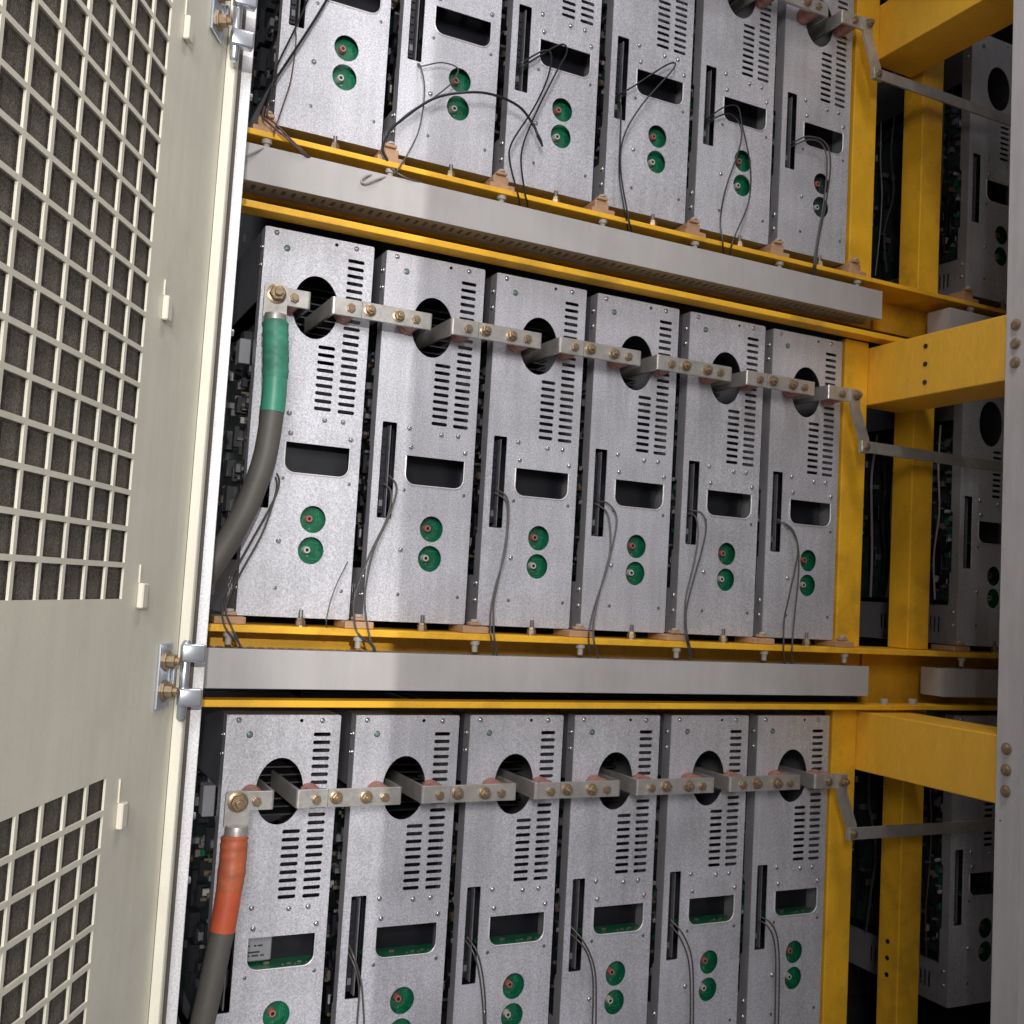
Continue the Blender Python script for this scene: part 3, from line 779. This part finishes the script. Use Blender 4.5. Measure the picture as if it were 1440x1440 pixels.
free_wire('black wire slanting down across the left edge of the first module, top row', 'wire_black', 0.0021, [(464, -8, -0.012), (440, 32, -0.014), (400, 93, -0.018), (387, 113, -0.016), (376, 138, 0.0), (367, 160, 0.03)])
free_wire('thin dark wire beside the slot of the first module, top row', 'wire_black', 0.0015, [(437, -10, -0.010), (415, 40, -0.014), (390, 92, -0.018), (381, 130, -0.016), (374, 152, -0.020), (371, 165, -0.028)])
free_wire('thin brown wire hanging along the first module, top row', 'wire_brown', 0.0012, [(415, 36, 0.006), (416, 60, -0.010), (409, 112, -0.014), (399, 145, -0.018), (388, 178, -0.040), (385, 190, -0.044)])
free_wire('brown wire crossing the rail below the first module, top row', 'wire_brown', 0.0018, [(372, 150, -0.020), (370, 165, -0.032), (383, 177, -0.044), (407, 198, -0.048), (430, 219, -0.043), (436, 226, -0.02)])
free_wire('second brown wire crossing the rail below the first module, top row', 'wire_brown', 0.0016, [(378, 150, -0.020), (376, 163, -0.032), (389, 176, -0.044), (411, 198, -0.048), (433, 219, -0.043), (440, 227, -0.02)])
free_wire('pale wire bend beside the left nylon stud under the top row', 'wire_pale', 0.0016, [(372, 208, -0.038), (358, 214, -0.046), (345, 221, -0.048), (335, 232, -0.048)])
free_wire('pale wire loop on the duct below the second insulator, top row', 'wire_pale', 0.0018, [(546, 248, -0.036), (530, 252, -0.046), (514, 258, -0.046), (508, 254, -0.046), (514, 248, -0.046), (522, 246, -0.040)])

# ------------------------------------------------------------------ cabinet front posts
t = empty('cabinet_post', (-0.133, -0.400, -1.4), 'narrow bright galvanised cabinet post beside the open door', 'post', 'cabinet front posts')
MB().box(-0.030, 0.0215, 0, 0.0025, 0, 3.5, 0.0008, 2).build('front_face', M['zinc_post'], t)
MB().box(-0.030, -0.0275, 0.0027, 0.055, 0, 3.5).build('side_face', M['zinc_post'], t)
MB().box(-0.012, 0.0085, -0.0032, -0.0002, 0, 3.5, 0.001, 2).build('door_groove_shade', M['groove_shade'], t)  # added dark strip in place of the shaded groove between door and post
MB().box(0.019, 0.0214, 0.0027, 0.020, 0, 3.5).build('inner_lip', M['zinc_post'], t)
bd = MB().cyl((0, 0, 0), (1, 0, 0), 0.005, 0.004, 0.004, 10).mesh('post_rivet', M['steel'])
for z in (0.66, 0.36, -0.225, -0.30):
    place('post_rivet', bd, t, (0.0214, 0.008, z+1.4))

t = empty('cabinet_post', (1.3115, -0.400, -1.4), 'wide grey cabinet post with round-head bolts at the right edge', 'post', 'cabinet front posts')
MB().box(0, 0.0030, 0.0005, 0.0535, 0, 3.5, 0.0008, 2).build('side_face', M['post_grey'], t)
MB().box(0.0003, 0.070, -0.0022, 0.0003, 0, 3.5, 0.0008, 2).build('front_face', M['post_grey'], t)
ME['pbolt'] = MB().lathe((0, 0, 0), (-1, 0, 0), [(0.0108, 0), (0.0108, 0.0012), (0.0088, 0.0024), (0.0088, 0.0028), (0.0072, 0.0058), (0.0045, 0.0066), (0.0020, 0.0066)], 18).mesh('round_head_bolt', M['brass'], True)
for z in (0.6085, 0.5730, 0.5374, -0.1680, -0.2055, -0.2430):
    place('round_head_bolt', ME['pbolt'], t, (-0.0002, 0.0320, z+1.4))
for z in (-0.297,):
    place('small_hole', MB().cyl((0, 0, 0), (-1, 0, 0), 0.0016, 0.0016, 0.0005, 10).mesh('small_hole', M['black']), t, (-0.0001, 0.0420, z+1.4))

# ------------------------------------------------------------------ door
DD = ray(775, 827); DD.z = 0; DD.normalize()
HP = at(300, 300, -0.43)
# door frame: local x runs from the hinge edge towards the viewer, local y points to the back of the panel, z up
door = empty('open_cabinet_door', (HP.x, HP.y, -1.2), 'cream cabinet door swung open with two dark mesh panels', 'door', rz=math.atan2(-DD.y, -DD.x))
# local +y after this rotation: check which way it points
nin = Vector((DD.y, -DD.x, 0))           # inside face normal, towards the camera
ang = math.atan2(-DD.y, -DD.x)
ly = Vector((-math.sin(ang), math.cos(ang), 0))
SG = 1 if ly.dot(nin) > 0 else -1         # inside direction is SG * local y
ZB = 1.2
U0, UP, BW = 0.170, 0.0440, 0.0052
VP_, NCU = 0.0364, 16
UW, ZT, ZBt = 0.95, 1.45, -1.15
def bounds(z0, nrows, up):
    a = z0 if up else z0 - nrows*VP_
    return (U0-BW/2, U0+NCU*UP+BW/2, a-BW/2, a+nrows*VP_+BW/2)
NR1, NR2 = 30, 20
g1 = bounds(0.030, NR1, True)
g2 = bounds(-0.1405, NR2, False)
# one punched sheet: a lattice of faces that leaves out every square opening of the two mesh panels
xs, zs, hx, hz = [0.0], [ZBt], set(), set()
for k in range(NCU+1):
    c = U0 + k*UP
    if k: hx.add(len(xs)-1)
    xs += [c-BW/2, c+BW/2]
xs.append(UW)
for z0, nr, up in ((-0.1405, NR2, False), (0.030, NR1, True)):
    for k in range(nr+1):
        c = z0 + (k if up else k-nr)*VP_
        if k: hz.add(len(zs)-1)
        zs += [c-BW/2, c+BW/2]
zs.append(ZT)
bm = MB()
V = [[bm.bm.verts.new((x, 0, z+ZB)) for z in zs] for x in xs]
fs = []
for a in range(len(xs)-1):
    for c in range(len(zs)-1):
        if a in hx and c in hz: continue
        fs.append(bm.bm.faces.new((V[a][c], V[a+1][c], V[a+1][c+1], V[a][c+1])))
r = bmesh.ops.extrude_face_region(bm.bm, geom=fs)
bmesh.ops.translate(bm.bm, verts=[g for g in r['geom'] if isinstance(g, bmesh.types.BMVert)], vec=(0, -SG*0.0024, 0))
bm.build('door_panel', M['door'], door)
def dbox(b, u0, u1, v0, v1, z0, z1, bev=0.0):
    b.box(u0, u1, min(SG*v0, SG*v1), max(SG*v0, SG*v1), z0+ZB, z1+ZB, bev)
    return b
dbox(MB(), g1[0]-0.02, g1[1]+0.02, -0.0055, -0.022, g1[2]-0.02, g1[3]+0.02).build('filter_mat', M['filter'], door)
dbox(MB(), g2[0]-0.02, g2[1]+0.02, -0.0055, -0.022, g2[2]-0.02, g2[3]+0.02).build('filter_mat', M['filter'], door)
# folded hinge edge
b = MB(); dbox(b, -0.0024, -0.0002, 0.0002, 0.0120, ZBt, ZT, 0.0006); b.build('edge_fold', M['door'], door)
b = MB(); dbox(b, -0.0115, -0.0026, 0.0100, 0.0122, ZBt, ZT, 0.0006); b.build('edge_lip', M['door'], door)
# tabs that hold the filter
for uu, z, top in ((0.1335, 0.645, 0.70), (0.1275, 0.3400, 0.3680), (0.1295, 0.0360, 0.0680), (0.1355, -0.1870, -0.1500)):
    b = MB(); dbox(b, uu-0.0080, uu+0.0060, 0.0002, 0.0070, z-0.0130, z+0.0130, 0.0012)
    cl = b.build('filter_clip', M['plastic_cream'], door)
    b = MB(); dbox(b, uu+0.0015, uu+0.0045, 0.0001, 0.0016, z+0.0132, max(top, z+0.030)); b.build('clip_stem', M['plastic_cream'], cl)

# hinges between door and post
def hinge(zc, label):
    c = at(265, 945, -0.452)
    t = empty('door_hinge', (HP.x, HP.y, zc-0.05), label, 'hinge', 'door hinges', rz=ang)
    def hb(nm, u0, u1, v0, v1, z0, z1, m, bev=0.001):
        return MB().box(u0, u1, min(SG*v0, SG*v1), max(SG*v0, SG*v1), z0+0.05, z1+0.05, bev, 2).build(nm, m, t)
    pl = hb('door_plate', 0.027, 0.063, 0.0004, 0.0036, -0.036, 0.036, M['hinge'])
    for dz in (0.0165, -0.0165):
        MB().lathe((0, 0, 0), (0, SG, 0), [(0.0120, 0), (0.0120, 0.0018), (0.0078, 0.0020), (0.0078, 0.0100), (0.0045, 0.0104), (0.0045, 0.0150)], 8).build('hinge_bolt', M['brass'], pl, (0.043, SG*0.0038, dz+0.05))
    pu, pv = 0.018, 0.016
    hb('door_leaf', pu+0.002, 0.0275, 0.0038, 0.0075, -0.0125, 0.0125, M['hinge'])
    Rw = Matrix.Rotation(-ang, 4, 'Z')                      # turn back to the cabinet's own axes
    off = Rw @ Vector((0.0070, -0.0035, 0))
    for dz in (0.0250, -0.0250):
        a = MB()
        a.obox(Matrix.Translation((pu+off.x, SG*pv+off.y, dz+0.05)) @ Rw, 0.027, 0.013, 0.0205, 0.0028, 3)
        a.build('post_arm', M['hinge'], t, (0, 0, 0), True)
    MB().lathe((pu, SG*pv, -0.052+0.05), (0, 0, 1), [(0.0030, 0), (0.0052, 0.003), (0.0052, 0.088), (0.003, 0.091)], 14).build('hinge_pin', M['hinge'], t, (0, 0, 0), True)
    return t
hinge(-0.053, 'zinc-plated hinge with brass bolts in the middle of the door edge')
hinge(0.722, 'zinc-plated hinge at the top edge of the picture')

# ------------------------------------------------------------------ closed door of the next bay, right of the grey post
t = empty('closed_cabinet_door', (1.3840, -0.404, -1.2), 'closed cream door of the next bay beyond the right edge', 'door')
MB().box(0, 0.86, 0, 0.0024, 0.05, 2.65).build('door_panel', M['door'], t)
MB().box(0, 0.0024, 0.0026, 0.018, 0.05, 2.65).build('edge_fold', M['door'], t)

# dark cable bundles hanging along the flank of the next bay's modules
for row in (0, 1, 2):
    Z = ROWZ[row]
    rb = random.Random(90+row)
    t = empty('cable_bundle', (BAY2-0.020, 0.05, Z+0.08), 'loose dark wires hanging behind the yellow corner upright, %s row' % ROWN[row], 'wires', 'wire bundles of the next bay')
    for k in range(7):
        y = 0.015 + 0.035*k; x = -0.004 - 0.010*rb.random()
        pts = [(x + rb.uniform(-0.006, 0.006), y - 0.03 + rb.uniform(-0.012, 0.012), 0.02 + q*0.10) for q in range(5)]
        MB().tube(smoothpath(pts, 5), rb.choice((0.0016, 0.0022, 0.003)), 6).build('wire', M[rb.choice(('wire', 'wire_black', 'wire_brown', 'wire_pale'))], t, (0, 0, 0), True)
